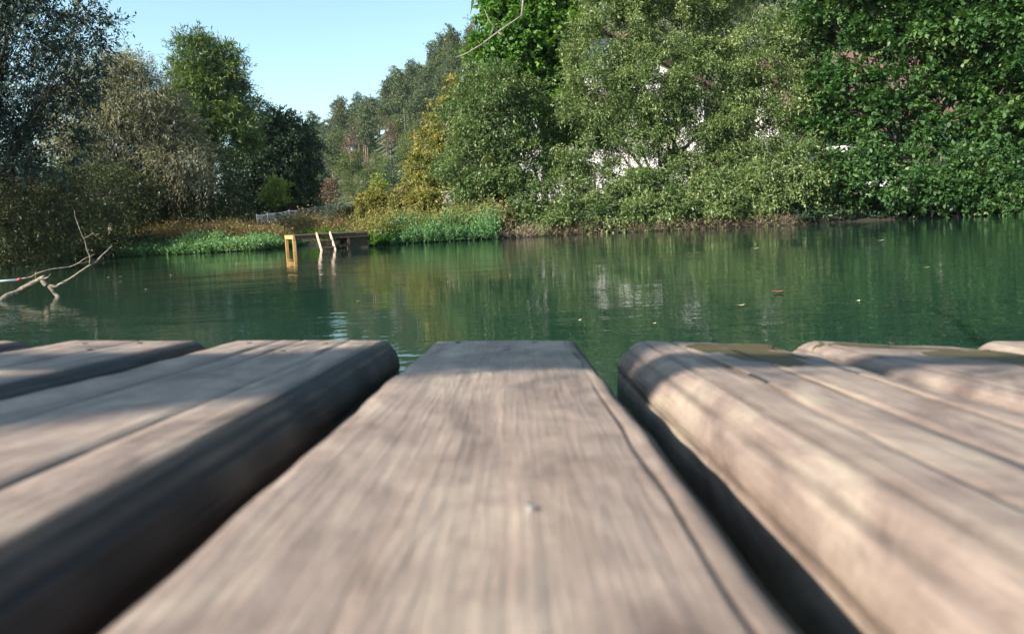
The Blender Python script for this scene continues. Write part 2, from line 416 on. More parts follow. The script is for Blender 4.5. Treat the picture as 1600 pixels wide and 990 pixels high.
def make_board(a, b, cl, cr, yend, seed, label, moss=None, dirt_shade_r=0.0, dirt_l=0.0, thick=0.95, cracks=()):
    """a, b: outer sides (units of H); cl, cr: width of the worn shoulder on each side"""
    y0 = -2.6; n = 150
    ys = [y0 + (yend - y0) * (1 - (1 - i / (n - 1)) ** 1.9) for i in range(n)]
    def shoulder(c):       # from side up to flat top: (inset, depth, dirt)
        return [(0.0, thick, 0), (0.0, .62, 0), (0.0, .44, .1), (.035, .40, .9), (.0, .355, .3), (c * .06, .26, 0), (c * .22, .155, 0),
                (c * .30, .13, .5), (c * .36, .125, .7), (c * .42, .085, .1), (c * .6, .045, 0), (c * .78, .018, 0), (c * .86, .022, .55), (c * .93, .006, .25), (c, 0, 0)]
    sec = [(a + i_, -d_, q) for (i_, d_, q) in shoulder(cl)]
    top = [(a + cl + (b - cr - a - cl) * k / 14, 0, 0) for k in range(1, 14)]
    for cx_, cw, cd_ in cracks:
        top = [p for p in top if abs(p[0] - cx_) > cw * 1.6]
        top += [(cx_ - cw * 1.2, 0, 0), (cx_ - cw * .3, -cd_, 1.5), (cx_ + cw * .3, -cd_, 1.5), (cx_ + cw * 1.2, 0, 0)]
    sec += sorted(top)
    sec += [(b - i_, -d_, q) for (i_, d_, q) in reversed(shoulder(cr))]
    V = []; dirt_shade = []; mossv = []; m = len(sec)
    cx = (a + b) / 2
    for i, y in enumerate(ys):
        e = (yend - y) / H
        rnd = max(0.0, 1 - e / .20)
        for j, (x, z, q) in enumerate(sec):
            nv = mnoise.noise(Vector((x * .9 + seed * 9.1, y * 5, z * 2)))
            n2 = mnoise.noise(Vector((x * 3.1 + seed * 4.3, y * 22, 5)))
            edge = min(x - a, b - x)
            ed = max(0, 1 - edge / .45)
            zz = z - .012 * (nv + .3) - ed * .03 * (n2 + nv + .4) - .09 * rnd ** 2
            xx = x + (1 if x < cx else -1) * ed * .02 * n2 + (cx - x) * .035 * rnd ** 2
            if moss and x > cx - .8: zz -= .05 * max(0, 1 - e / 1.6) * (0.6 + nv)
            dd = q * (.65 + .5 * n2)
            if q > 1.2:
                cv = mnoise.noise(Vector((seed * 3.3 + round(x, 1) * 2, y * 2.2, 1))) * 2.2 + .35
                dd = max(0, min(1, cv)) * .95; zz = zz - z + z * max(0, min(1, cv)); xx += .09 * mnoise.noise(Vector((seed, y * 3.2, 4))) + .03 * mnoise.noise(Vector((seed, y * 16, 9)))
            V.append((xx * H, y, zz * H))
            if dirt_shade_r and x > cx: dd += dirt_shade_r * max(0, 1 - abs(b - cr * .93 - x) / .13) * (.55 + 1.1 * nv)
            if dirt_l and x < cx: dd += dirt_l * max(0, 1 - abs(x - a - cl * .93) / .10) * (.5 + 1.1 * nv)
            if z < -.5: dd += .6  # shade of the gaps painted onto the lower sides
            if dirt_shade_r > .6 and x > b - cr * .9: dd += .90 + .3 * n2 - (.22 if -.12 < z < -.05 else 0)  # mould and the shoulder's shaded side painted as one near-black tone
            dirt_shade.append(min(max(dd, 0), .98))
            mv = 0
            if moss:
                for (mx, me_, rx, ry) in moss:
                    mv = max(mv, 1 - math.hypot((x - mx) / rx, (e - me_) / ry) * .7)
            mossv.append(max(0, mv))
    f = []
    for i in range(n - 1):
        for j in range(m - 1): f.append((i * m + j, i * m + j + 1, (i + 1) * m + j + 1, (i + 1) * m + j))
        f.append((i * m + m - 1, i * m, (i + 1) * m, (i + 1) * m + m - 1))
    f.append(tuple((n - 1) * m + j for j in range(m))); f.append(tuple(reversed(range(m))))
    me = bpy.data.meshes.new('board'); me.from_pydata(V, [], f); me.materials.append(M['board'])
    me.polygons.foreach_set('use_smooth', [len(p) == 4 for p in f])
    at1 = me.attributes.new('dirt_shade', 'FLOAT', 'POINT'); at1.data.foreach_set('value', dirt_shade)
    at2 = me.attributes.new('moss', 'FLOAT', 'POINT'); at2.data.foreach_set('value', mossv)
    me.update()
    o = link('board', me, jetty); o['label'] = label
    return o

E0 = 10.6 * H
boards = {}
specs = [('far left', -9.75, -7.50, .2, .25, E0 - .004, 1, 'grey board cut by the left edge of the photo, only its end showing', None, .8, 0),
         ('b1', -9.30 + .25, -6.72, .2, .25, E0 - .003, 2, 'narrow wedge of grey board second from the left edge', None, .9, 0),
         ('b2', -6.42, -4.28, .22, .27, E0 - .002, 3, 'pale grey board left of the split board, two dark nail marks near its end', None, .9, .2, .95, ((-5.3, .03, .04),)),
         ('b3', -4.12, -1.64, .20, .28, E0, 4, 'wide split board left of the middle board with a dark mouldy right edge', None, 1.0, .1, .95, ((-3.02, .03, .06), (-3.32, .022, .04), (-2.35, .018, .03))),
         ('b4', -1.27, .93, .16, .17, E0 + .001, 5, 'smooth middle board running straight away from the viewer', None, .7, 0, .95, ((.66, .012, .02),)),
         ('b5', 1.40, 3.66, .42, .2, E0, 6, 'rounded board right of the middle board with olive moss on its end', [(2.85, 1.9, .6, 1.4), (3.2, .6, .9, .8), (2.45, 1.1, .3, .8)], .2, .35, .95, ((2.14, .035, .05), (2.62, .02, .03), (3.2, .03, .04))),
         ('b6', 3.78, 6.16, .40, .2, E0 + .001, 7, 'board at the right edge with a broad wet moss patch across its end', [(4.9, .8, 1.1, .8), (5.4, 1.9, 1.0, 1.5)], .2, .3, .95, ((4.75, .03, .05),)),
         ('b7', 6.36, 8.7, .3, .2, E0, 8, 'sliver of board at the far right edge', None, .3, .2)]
specs[0] = ('b0', -11.7, -9.5, .2, .25, E0, 1, 'board outside the left edge of the photo', None, .8, 0)
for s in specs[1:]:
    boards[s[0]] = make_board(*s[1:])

def on_deck(px, py): return ((px - 808) / (py - 420) * H, F * H / (py - 420))

def nail(bd, px, py, r=.0022, mat='nail', name='nail', flat=True):
    x, y = on_deck(px, py); mb = MB()
    pts = [(x, y, -.002), (x, y, .0004 if flat else .0012)]
    mb.tube(pts, [r, r], 12); o = mb.build(name, M[mat], boards[bd], False)
for bd, px, py in (('b4', 715, 534.5), ('b4', 835, 535), ('b4', 793, 547), ('b5', 1205, 540), ('b6', 1385, 542), ('b6', 1540, 547), ('b2', 215, 536),  ('b2', 128, 537), ('b2', 136, 547), ('b3', 388, 536), ('b3', 508, 537),
                   ('b3', 440, 548), ('b5', 1075, 541)):
    nail(bd, px, py)
nail('b4', 788, 548, .0015); 
nail('b4', 829, 797, .0011, 'screw', 'screw_head', False)
for yy in (.48, -.35, -1.2, -2.1):
    mb = MB(); mb.box((-.03, yy, -H * .97 - .05), (1.3, .07, .094)); mb.build('joist', M['joist'], jetty)
for sx in (-.55, .5):
    for yy in (.48, -1.2):
        mb = MB(); mb.box((sx, yy, -.62), (.1, .1, .96)); mb.build('post', M['joist'], jetty)

# ------------------------------------------------------------------ far swimming platform with ladder
M['new_wood'] = plain('yellow_pine_wood', (.48, .26, .09), (.62, .36, .14), 12, .6, 0, (1, 1, 6))
M['old_wood'] = plain('brown_plank', (.05, .032, .022), (.10, .065, .042), 12, .8)
M['pale_wood'] = plain('pale_pinkish_wood', (.42, .30, .24), (.58, .44, .36), 12, .7)
M['rubble'] = plain('rubble_stone', (.20, .15, .10), (.38, .30, .20), 6, .9, .05)
def platform():
    A = on_water(461, 393); ang = math.radians(24)
    t = thing('swimming_platform', 'small timber bathing platform on the far bank with an orange end frame', 'platform', (A.x, A.y, 0), ang)
    zt = .43; W = 1.5; Ln = 2.02
    mb = MB()
    for k in range(15):
        mb.box((.065 + k * .131, W / 2, zt - .016), (.122, W + .06, .03))
    mb.build('decking', M['old_wood'], t)
    mb = MB()
    mb.box((Ln / 2, 0.02, zt - .09), (Ln - .12, .045, .10)); mb.box((Ln / 2, W - .02, zt - .08), (Ln - .12, .045, .10))
    mb.build('side_beam', M['old_wood'], t)
    mb = MB(); mb.box((-.012, W / 2, zt - .055), (.05, W + .08, .105)); mb.build('end_beam', M['new_wood'], t)
    for y in (0.03, W - .03):
        mb = MB(); mb.box((.0, y, -.2), (.075, .085, 1.16)); mb.build('leg', M['new_wood'], t)
    for y in (0.05, W - .05):
        mb = MB(); mb.box((1.42, y, -.15), (.08, .08, 1.0)); mb.build('leg', M['old_wood'], t)
    mb = MB(); mb.box((1.72, W * .5, .0), (.5, W * .9, .6)); mb.build('abutment', M['joist'], t)
    for i in range(26):
        pass
    mb = MB()
    for i in range(34):
        x = random.uniform(.85, 1.62); y = random.uniform(.25, .9); z = random.uniform(-.05, .22)
        s = random.uniform(.06, .13)
        R = Matrix.Rotation(random.uniform(0, 3), 3, Vector((random.random(), random.random(), 1)))
        mb.box((x, y, z), (s * 1.5, s, s * .8), R)
    mb.build('stone_footing', M['rubble'], t)
    lad = MB()
    for x in (.58, .93):
        lad.bar((x, -.02, zt + .02), (x, -.95, -.28), .035, .075)
    o = lad.build('ladder', M['pale_wood'], t)
    for k, s in enumerate((.28, .52, .76)):
        mb = MB(); mb.box((.755, -.02 - .93 * s, zt + .01 - .7 * s), (.33, .13, .028)); mb.build('tread', M['old_wood'], o)
platform()

# ------------------------------------------------------------------ wire fence
M['galv'] = plain('galvanised_steel', (.14, .165, .19), (.20, .225, .25), 30, .5, metallic=.3)
def fence():
    tops = [(401, 336), (418, 333.5), (452, 329), (473, 325.5), (492, 323), (511, 320.5), (534, 317), (558, 313)]
    n = len(tops); pts = []
    for i, (px, py) in enumerate(tops):
        hor = 340 - (px - 800) * .0507
        Y = F * 1.1 / (hor - py)
        pts.append(at(px, py, 33 + 4 * (558 - px) / 157))
    base = pts[-1].copy(); base.z = 0
    t = thing('wire_fence', 'grey wire mesh fence with thin steel posts along the bank top', 'fence', base)
    zs = [gz(p.x, p.y) for p in pts]
    for i, p in enumerate(pts):
        mb = MB(); mb.tube([Vector((p.x, p.y, zs[i] - .3)) - base, p - base + Vector((0, 0, .06))], [.024, .024], 8)
        if i == n - 1:
            q = p + (pts[-2] - p) * .35; mb.tube([p - base, Vector((q.x, q.y, zs[i])) - base], [.025, .025], 6)
        mb.build('post', M['galv'], t)
    mb = MB()
    for i in range(n - 1):
        a, b = pts[i], pts[i + 1]; za, zb = zs[i], zs[i + 1]; ln = (b - a).length; m = max(4, int(ln / .09))
        def Q(s, h):
            p = a.lerp(b, s); sag = .05 * 4 * s * (1 - s)
            zl = za + (zb - za) * s
            return Vector((p.x, p.y, zl + (p.z - zl) * h - sag * h)) - base
        for h in np.linspace(.04, 1, 13): mb.tube([Q(q / 6, h) for q in range(7)], [.0035 if h < 1 else .008] * 7, 3, False)
        for k in range(m): mb.tube([Q(k / m, .04), Q(k / m, 1)], [.003, .003], 3, False)
    mb.build('wire_mesh', M['galv'], t)
fence()

# ------------------------------------------------------------------ concrete block in the weeds
def block():
    c = at(703, 312, 27); g = gz(c.x, c.y)
    t = thing('concrete_pier', 'pale concrete pier with a capping slab, half hidden in weeds', 'pier', (c.x, c.y, g), .25)
    m = plain('old_concrete', (.32, .29, .25), (.48, .45, .40), 5, .9, .01)
    hgt = at(703, 301, 27).z - g
    mb = MB(); mb.box((0, 0, hgt / 2 - .1), (.52, .5, hgt + .2)); mb.build('shaft', m, t)
    mb = MB(); mb.box((0, 0, hgt + .032), (.62, .6, .06)); mb.build('capping_slab', m, t)
block()

# ------------------------------------------------------------------ houses behind the right-hand trees
def win(mbp, t, x, z, w, h, y=-.03):
    f = MB(); b = .07
    f.box((x, y, z + h / 2 + b / 2), (w + 2 * b, .08, b)); f.box((x, y, z - h / 2 - b / 2), (w + 2 * b, .08, b))
    f.box((x - w / 2 - b / 2, y, z), (b, .08, h)); f.box((x + w / 2 + b / 2, y, z), (b, .08, h)); f.box((x, y + .012, z), (.05, .05, h))
    o = f.build('window', M['win_frame'], t)
    g = MB(); g.box((x, y + .03, z), (w, .02, h)); g.build('pane', M['glass'], o)
M['win_frame'] = plain('window_paint', (.20, .12, .08), (.24, .15, .10), 5, .6)
M['glass'] = plain('dark_glass', (.02, .03, .035), (.03, .04, .045), 2, .06)
M['render_w'] = plain('white_render', (.70, .68, .68), (.80, .78, .78), 1.2, .9, .01)
M['tile'] = plain('roof_tile', (.09, .048, .042), (.15, .082, .072), 6, .85, .02, (1, 1, 8))
def house(name, label, x, y, w, dep, eave, rdg, rot=0.0, gable=False, wins=()):
    g = gz(x, y) - .1
    t = thing(name, label, 'house', (x, y, g), rot)
    mb = MB()
    if gable:
        V = [(-w / 2, 0, 0), (w / 2, 0, 0), (w / 2, 0, eave), (0, 0, rdg), (-w / 2, 0, eave)]
        V += [(a, dep, c) for a, b, c in V]
        mb.add(V, [(0, 1, 2, 3, 4), (9, 8, 7, 6, 5), (0, 5, 6, 1), (1, 6, 7, 2), (4, 9, 5, 0)])
    else:
        V = [(-w / 2, 0, 0), (-w / 2, dep, 0), (-w / 2, dep, eave), (-w / 2, dep / 2, rdg), (-w / 2, 0, eave)]
        V += [(w / 2, b, c) for a, b, c in V]
        mb.add(V, [(0, 1, 2, 3, 4), (9, 8, 7, 6, 5), (0, 5, 6, 1), (1, 6, 7, 2), (4, 9, 5, 0)])
    mb.build('wall', M['render_w'], t)
    r = MB(); o = .45; th = .12
    if gable:
        for s in (-1, 1):
            sl = (rdg - eave) / (w / 2); e = Vector((s * (w / 2 + o), 0, eave - o * sl + .08)); k = Vector((0, 0, rdg + .08))
            a = e + Vector((0, -o, 0)); b_ = k + Vector((0, -o, 0)); c = k + Vector((0, dep + o, 0)); d = e + Vector((0, dep + o, 0)); u = Vector((0, 0, th))
            r.add([a, b_, c, d, a + u, b_ + u, c + u, d + u], [(0, 1, 2, 3), (4, 7, 6, 5), (0, 4, 5, 1), (3, 2, 6, 7), (0, 3, 7, 4)])
    else:
        for s in (0, 1):
            sl = (rdg - eave) / (dep / 2); ye = -o if s == 0 else dep + o
            a = Vector((-w / 2 - o, ye, eave - o * sl + .08)); b_ = Vector((-w / 2 - o, dep / 2, rdg + .08)); c = b_ + Vector((w + 2 * o, 0, 0)); d = a + Vector((w + 2 * o, 0, 0)); u = Vector((0, 0, th))
            r.add([a, b_, c, d, a + u, b_ + u, c + u, d + u], [(0, 1, 2, 3), (4, 7, 6, 5), (0, 4, 5, 1), (3, 2, 6, 7), (0, 3, 7, 4)])
    rf = r.build('roof', M['tile'], t)
    cb = MB(); cb.box((w * .2, dep * .5, rdg + .35), (.6, .6, 1.5)); cb.build('chimney', M['rubble'], rf)
    for (wx, wz, ww, wh) in wins: win(None, t, wx, wz, ww, wh)
house('white_house', 'tall white house showing through gaps in the grey green willow', 4.9, 36, 9.4, 9, 5.8, 8.4, .05, True,
      [(-1.2, 1.5, .8, 1.1), (1.4, 1.5, .8, 1.1), (.2, 5.0, .8, 1.0)])
house('tiled_cottage', 'low white cottage with reddish brown roof glimpsed behind the hazel', 16.4, 33, 7.5, 7, 3.3, 6.9, -.05, False,
      [(-2.2, 1.7, .8, 1.0), (.4, 1.7, .8, 1.0), (2.6, 1.7, .8, 1.0)])
def stone_wall():
    c = at(1435, 236, 29); g = gz(c.x, c.y)
    m, nt, out = newmat('sandstone_blocks'); p = nt.nodes.new('ShaderNodeBsdfPrincipled'); p.inputs['Roughness'].default_value = .9
    br = nt.nodes.new('ShaderNodeTexBrick'); nt.links.new(mapped(nt, (1, 1, 1)), br.inputs[0]); br.inputs['Scale'].default_value = 4
    sw = nt.nodes.new('ShaderNodeMapping'); sw.inputs['Rotation'].default_value = (math.radians(90), 0, 0)
    tc = nt.nodes.new('ShaderNodeTexCoord'); nt.links.new(tc.outputs['Object'], sw.inputs[0]); nt.links.new(sw.outputs[0], br.inputs[0])
    br.inputs['Color1'].default_value = (.42, .31, .20, 1); br.inputs['Color2'].default_value = (.34, .24, .16, 1); br.inputs['Mortar'].default_value = (.2, .15, .11, 1)
    nt.links.new(br.outputs[0], p.inputs['Base Color']); nt.links.new(p.outputs[0], out.inputs[0])
    top = at(1435, 218, 29).z
    t = thing('garden_wall', 'short sandstone block wall sunlit beside the cottage', 'wall', (c.x, c.y, g), -.1)
    mb = MB(); mb.box((0, 0, (top - g) / 2 - .1), (1.1, .4, top - g + .2)); mb.build('masonry', m, t)
    mb = MB(); mb.box((0, 0, top - g + .033), (1.25, .5, .06)); mb.build('coping', m, t)
stone_wall()

# ------------------------------------------------------------------ trees of the left bank
def base_at(px, Y, dx_=0): p = at(px, 340, Y); return (p.x + dx_, p.y, gz(p.x + dx_, p.y))

make_tree('broadleaf_tree', 'dark blue green tree filling the top left corner, sky showing through', 'tree', (-12.4, 14.5, gz(-12.4, 14.5)),
          [L(30, 40, 13, 75, 70), L(125, 55, 13, 62, 42), L(20, 150, 13.5, 70, 70), L(100, 135, 13.5, 55, 50, w=.8), L(-60, 20, 13.5, 80, 120), L(-70, 180, 13, 70, 110), L(20, -60, 13, 120, 60), L(60, 230, 14, 70, 50, w=.8)],
          48000, (.085, .34), 'lf_blue', spacing=.34, clump_r=.15, twig_len=.26, k=8, droop=.25, trunk_r=.10, fork=.35, nb=160, branch_r=.012, inner=.2, outw=.5)
make_tree('willow_tree', 'grey brown sparse willow left of the feathery green tree', 'tree', base_at(165, 25),
          [L(165, 130, 25, 55, 42), L(215, 160, 25, 55, 50), L(130, 185, 25, 50, 55), L(185, 215, 25.3, 75, 45), L(260, 190, 25.5, 45, 50), L(110, 245, 24.6, 55, 45), L(200, 110, 25, 32, 24), L(280, 250, 25.5, 50, 50, w=.9)],
          75000, (.14, .17), 'lf_grey', 'pale_bark', spacing=.42, clump_r=.28, twig_len=.5, k=8, droop=.45, trunk_r=.12, fork=.35, nb=150, branch_r=.016, inner=.3)
make_tree('feathery_tree', 'tall light green feathery tree with twin tops against the sky', 'tree', base_at(325, 32),
          [L(308, 95, 32, 22, 34), L(306, 66, 32, 9, 16), L(350, 98, 32.3, 20, 24), L(345, 78, 32.3, 8, 10), L(280, 112, 31.8, 16, 14), L(368, 115, 32.3, 12, 18), L(318, 140, 32, 42, 32), L(350, 150, 32.3, 30, 40), L(300, 185, 31.6, 55, 40), L(350, 205, 32, 50, 40)],
          60000, (.19, .2), 'lf_feather', spacing=.50, clump_r=.26, twig_len=.42, k=9, droop=.1, upb=.6, trunk_r=.16, fork=.5, nb=60)
make_tree('broadleaf_tree', 'dark rounded tree behind the wire fence, nearest the open sky', 'tree', base_at(455, 42),
          [L(455, 250, 42, 38, 60), L(440, 205, 42, 28, 30), L(470, 225, 42, 22, 35), L(460, 305, 42, 42, 35), L(425, 275, 42, 40, 60)],
          45000, (.15, .5), 'lf_dark', spacing=.6, clump_r=.34, twig_len=.4, k=8, trunk_r=.2, nb=30)
make_tree('broadleaf_tree', 'dark green tree between the feathery tree and the fence', 'tree', base_at(390, 41),
          [L(395, 200, 41, 35, 38), L(415, 240, 41, 48, 50), L(405, 285, 41, 45, 45), L(350, 290, 40, 50, 45), L(385, 330, 41, 70, 22), L(420, 180, 41, 12, 16)],
          48000, (.15, .4), 'lf_dark', spacing=.55, clump_r=.32, twig_len=.4, k=8, trunk_r=.18, nb=30)
make_tree('weeping_willow', 'dark drooping willow hanging over the left end of the nettles', 'tree', base_at(270, 27),
          [L(250, 260, 27, 60, 50), L(310, 280, 27, 45, 60), L(230, 312, 27, 55, 38), L(290, 325, 28, 50, 24), L(190, 300, 26, 45, 60)],
          36000, (.15, .17), 'lf_thicket', spacing=.5, clump_r=.3, twig_len=.7, k=12, droop=.9, upb=-.2, trunk_r=.16, nb=80)
make_tree('sapling', 'yellow green sapling standing alone before the dark trees', 'sapling', base_at(431, 28),
          [L(431, 312, 28, 15, 18), L(433, 292, 28, 9, 14), L(420, 303, 28, 7, 12), L(443, 300, 28, 7, 12)],
          3600, (.12, .28), 'lf_sapling', spacing=.2, clump_r=.1, twig_len=.22, k=7, droop=0, upb=1.0, trunk_r=.025, nb=30, branch_r=.008, inner=.1)
make_tree('thicket_shrub', 'olive bush with tangled branches hanging over the water at left edge', 'bush', (-12.6, 16.5, gz(-12.6, 16.5)),
          [L(30, 290, 16.5, 80, 60), L(120, 300, 17, 70, 50), L(60, 350, 16, 80, 45), L(-40, 350, 15, 80, 70), L(-60, 260, 15, 70, 60)],
          38000, (.085, .24), 'lf_thicket', spacing=.48, clump_r=.22, twig_len=.38, k=8, droop=.2, trunk_r=.07, stems=5, fork=.4, nb=420, branch_r=.016, minz=.15, inner=.25)
make_tree('thicket_shrub', 'dark bush behind the fallen branch, close under the willow', 'bush', base_at(110, 22),
          [L(60, 330, 22, 90, 65), L(165, 305, 22.8, 60, 42), L(90, 385, 21, 80, 26), L(0, 385, 20, 80, 40)],
          36000, (.10, .3), 'lf_thicket', spacing=.42, clump_r=.28, twig_len=.35, k=8, droop=.2, trunk_r=.07, stems=4, nb=120, minz=.05)
def background_left():
    for i, (px, Y, top) in enumerate([(-20, 45, 250), (70, 48, 262), (150, 50, 250), (230, 48, 262)]):
        c = at(px, 340, Y)
        make_tree('broadleaf_tree', 'dark tree standing back behind the left bank thicket', 'tree', (c.x, c.y, gz(c.x, c.y)),
                  [L(px, top + 50, Y, 60, 45), L(px + 25, top + 85, Y, 60, 45), L(px - 30, top + 90, Y, 55, 50)],
                  9000, (.26, .5), 'lf_dark', spacing=.9, clump_r=.5, twig_len=.5, k=8, trunk_r=.2, nb=20, group='dark trees behind the left thicket')
background_left()

# ------------------------------------------------------------------ centre and right bank trees
make_tree('birch_tree', 'yellowing birch left of the round willow bush', 'tree', base_at(690, 31), 
          [L(700, 190, 31, 24, 40), L(680, 230, 31, 30, 35), L(668, 275, 30.5, 34, 38), L(700, 280, 31, 40, 50), L(655, 305, 30, 30, 24), L(712, 150, 31, 18, 25)],
          17000, (.13, .5), 'lf_yellow', 'pale_bark', spacing=.45, clump_r=.26, twig_len=.35, k=8, droop=.5, trunk_r=.1, nb=60)
make_tree('willow_bush', 'rounded willow bush at the waterside left of the house gaps', 'bush', base_at(790, 24.5),
          [L(760, 190, 24.5, 62, 60), L(775, 140, 24.5, 45, 40), L(745, 255, 24.5, 55, 55), L(810, 250, 24.5, 50, 60), L(790, 315, 24, 58, 50), L(745, 310, 24.5, 38, 35), L(830, 180, 25, 40, 45), L(815, 345, 23.6, 40, 22)],
          90000, (.095, .42), 'lf_bush', spacing=.48, clump_r=.24, twig_len=.28, k=8, trunk_r=.07, stems=4, nb=80, minz=.1)
make_tree('maple_tree', 'tall bright green tree rising behind the round willow bush', 'tree', base_at(850, 28),
          [L(830, 60, 27.5, 65, 55), L(870, 150, 27.5, 38, 60), L(800, 30, 27.5, 50, 45), L(770, 80, 27.3, 28, 28), L(850, -30, 28, 80, 50), L(900, 30, 28, 25, 30), L(885, 230, 27, 25, 45, w=.6), L(800, 110, 27, 40, 30), L(930, -60, 28, 80, 50)],
          70000, (.16, .75), 'lf_bright', spacing=.46, clump_r=.30, twig_len=.3, k=7, trunk_r=.15, nb=60, fork=.4)
make_tree('willow_tree', 'broad grey green willow in the middle of the right bank', 'tree', base_at(1060, 24.5),
          [L(960, 60, 25, 75, 65), L(1060, 40, 25, 80, 60), L(930, 150, 24.5, 62, 65), L(1020, 140, 24, 70, 60), L(1110, 130, 24, 70, 65), L(1190, 90, 24, 62, 70),
           L(950, 228, 24, 75, 32, w=.8), L(1030, 262, 23.6, 45, 26), L(1120, 262, 23.5, 40, 25), L(1170, 262, 23.3, 40, 25), L(970, 180, 25, 60, 40), L(880, 262, 24, 30, 28, w=.8), L(1180, 200, 23.5, 60, 60), L(1050, 215, 23.8, 60, 32, w=.8), L(1130, 215, 23.6, 40, 40), L(1060, -30, 25, 150, 40), L(1240, 150, 23.5, 40, 60)],
          320000, (.088, .36), 'lf_willow', spacing=.60, clump_r=.25, twig_len=.30, k=8, trunk_r=.13, stems=4, nb=150, fork=.35)
make_tree('willow_bush', 'low spreading bush at the waterline under the grey green willow', 'bush', base_at(1030, 23.0),
          [L(910, 340, 22.9, 55, 27), L(980, 342, 22.6, 55, 24), L(1050, 332, 22.4, 60, 32), L(1130, 318, 22.2, 60, 42), L(870, 350, 23.0, 35, 18), L(1015, 345, 22.5, 30, 16), L(1190, 335, 21.8, 45, 18), L(1095, 345, 22.1, 30, 13), L(1200, 295, 22.2, 55, 45), L(1255, 275, 22, 40, 50), L(880, 290, 23.4, 35, 22, w=.7), L(1010, 290, 23.2, 45, 24, w=.9), L(940, 290, 23.3, 40, 22, w=.8), L(1090, 285, 23, 30, 18, w=.8)],
          120000, (.09, .42), 'lf_willow', spacing=.45, clump_r=.22, twig_len=.28, k=8, trunk_r=.05, stems=6, nb=160, minz=.06, fork=.5)
make_tree('hazel_tree', 'dark large leaved tree overhanging the water at the right edge', 'tree', base_at(1480, 22.5),
          [L(1300, 40, 23, 60, 38), L(1380, 20, 23, 75, 36), L(1470, 50, 22, 70, 45), L(1560, 40, 21.5, 75, 60), L(1600, 130, 21, 60, 50), L(1500, 130, 22, 60, 28), L(1400, 135, 22, 55, 26), L(1300, 110, 22.5, 40, 26), L(1345, 75, 22.6, 40, 16), L(1440, 95, 22, 40, 20), L(1395, 180, 22, 50, 20), L(1300, 180, 22.5, 40, 22),
           L(1320, 145, 22.5, 50, 24), L(1570, 200, 21, 60, 36), L(1480, 195, 21.5, 55, 22, w=.8), L(1290, 205, 22.5, 40, 20, w=.8), L(1350, 178, 22, 50, 14, w=.6), L(1640, 60, 21, 90, 140), L(1450, -50, 23, 190, 40)],
          88000, (.14, .72), 'lf_hazel', spacing=.72, clump_r=.30, twig_len=.34, k=7, droop=.2, flat=.75, trunk_r=.16, stems=3, nb=160, fork=.4, inner=.3)
make_tree('hazel_bush', 'leafy bank bush at the right edge with sunlit sprays near the water', 'bush', base_at(1500, 20.6),
          [L(1420, 285, 20.8, 55, 26), L(1490, 290, 20.5, 60, 32), L(1570, 285, 20, 60, 36), L(1620, 300, 19.6, 50, 30), L(1540, 245, 20.8, 70, 22, w=.7), L(1350, 258, 21.6, 50, 14), L(1410, 250, 21.2, 40, 14, w=.6), L(1330, 228, 21.8, 40, 16, w=.8), L(1440, 222, 21.4, 30, 12, w=.7), L(1300, 272, 21.8, 45, 24), L(1345, 298, 21.6, 40, 20)],
          36000, (.115, .6), 'lf_hazel', spacing=.46, clump_r=.22, twig_len=.28, k=7, trunk_r=.05, stems=5, nb=100, minz=.12)
def back_right():
    for i, (px, Y, top) in enumerate([(1290, 40, -20), (1540, 44, -40), (1700, 34, -60), (1180, 46, -40)]):
        c = at(px, 320, Y)
        make_tree('broadleaf_tree', 'dark tree standing back behind the right bank and houses', 'tree', (c.x, c.y, gz(c.x, c.y)),
                  [L(px, top + 90, Y, 100, 70), L(px + 50, top + 190, Y, 90, 70), L(px - 50, top + 190, Y, 80, 80), L(px, top + 290, Y, 100, 60)],
                  16000, (.26, .6), 'lf_dark', spacing=1.0, clump_r=.55, twig_len=.5, k=8, trunk_r=.25, nb=30, group='dark trees behind the right bank')
back_right()

# ------------------------------------------------------------------ hillside wood
def proto_tree(kind, h, mat, bark, n, label, cat, name, seed):
    """one tree of height h at the origin; copied over the hillside"""
    t = thing(name, label, cat, (0, 0, 0))
    lob = []
    if kind == 'pine':
        for k in range(6):
            a = random.uniform(0, 6.28); z = h * (.58 + .37 * k / 5)
            lob.append(((math.cos(a) * h * .06, math.sin(a) * h * .06, z), (h * .155 * (1.1 - k / 9), h * .155 * (1.1 - k / 9), h * .075), 1))
    elif kind == 'spruce':
        for k in range(9):
            z = h * (.12 + .84 * k / 8); r = h * .24 * (1 - .93 * k / 8)
            lob.append(((0, 0, z), (r, r, h * .05), 1))
    else:
        for k in range(7):
            a = k * 2.4; rr = h * .15
            lob.append(((math.cos(a) * rr * random.uniform(.4, 1.2), math.sin(a) * rr * random.uniform(.4, 1.2), h * random.uniform(.38, .84)), (h * .18, h * .18, h * .13), 1))
        lob.append(((0, 0, h * .86), (h * .13, h * .13, h * .12), 1))
    dr = {'pine': 0.1, 'spruce': .5}.get(kind, .2)
    A, C, own = crown_arrays(lob, n, h * .065, h * .032, h * .03, 6, h * .018, .6, dr, minz=.3, inner=.2, tonevar=.25)
    link('crown', leaves_mesh('crown', *A, M[mat]), t)
    mb = MB(); mb.tube([(0, 0, -1), (h * .01, 0, h * .5), (0, 0, h * .95)], [h * .014, h * .010, h * .003], 6)
    for j in range(0, len(C), max(1, len(C) // 26)):
        q = Vector(C[j]); mb.tube([(0, 0, max(q.z - h * .05, h * .05)), q], [h * .004, h * .0015], 4, False)
    mb.build('trunk', M[bark], t, True)
    return t

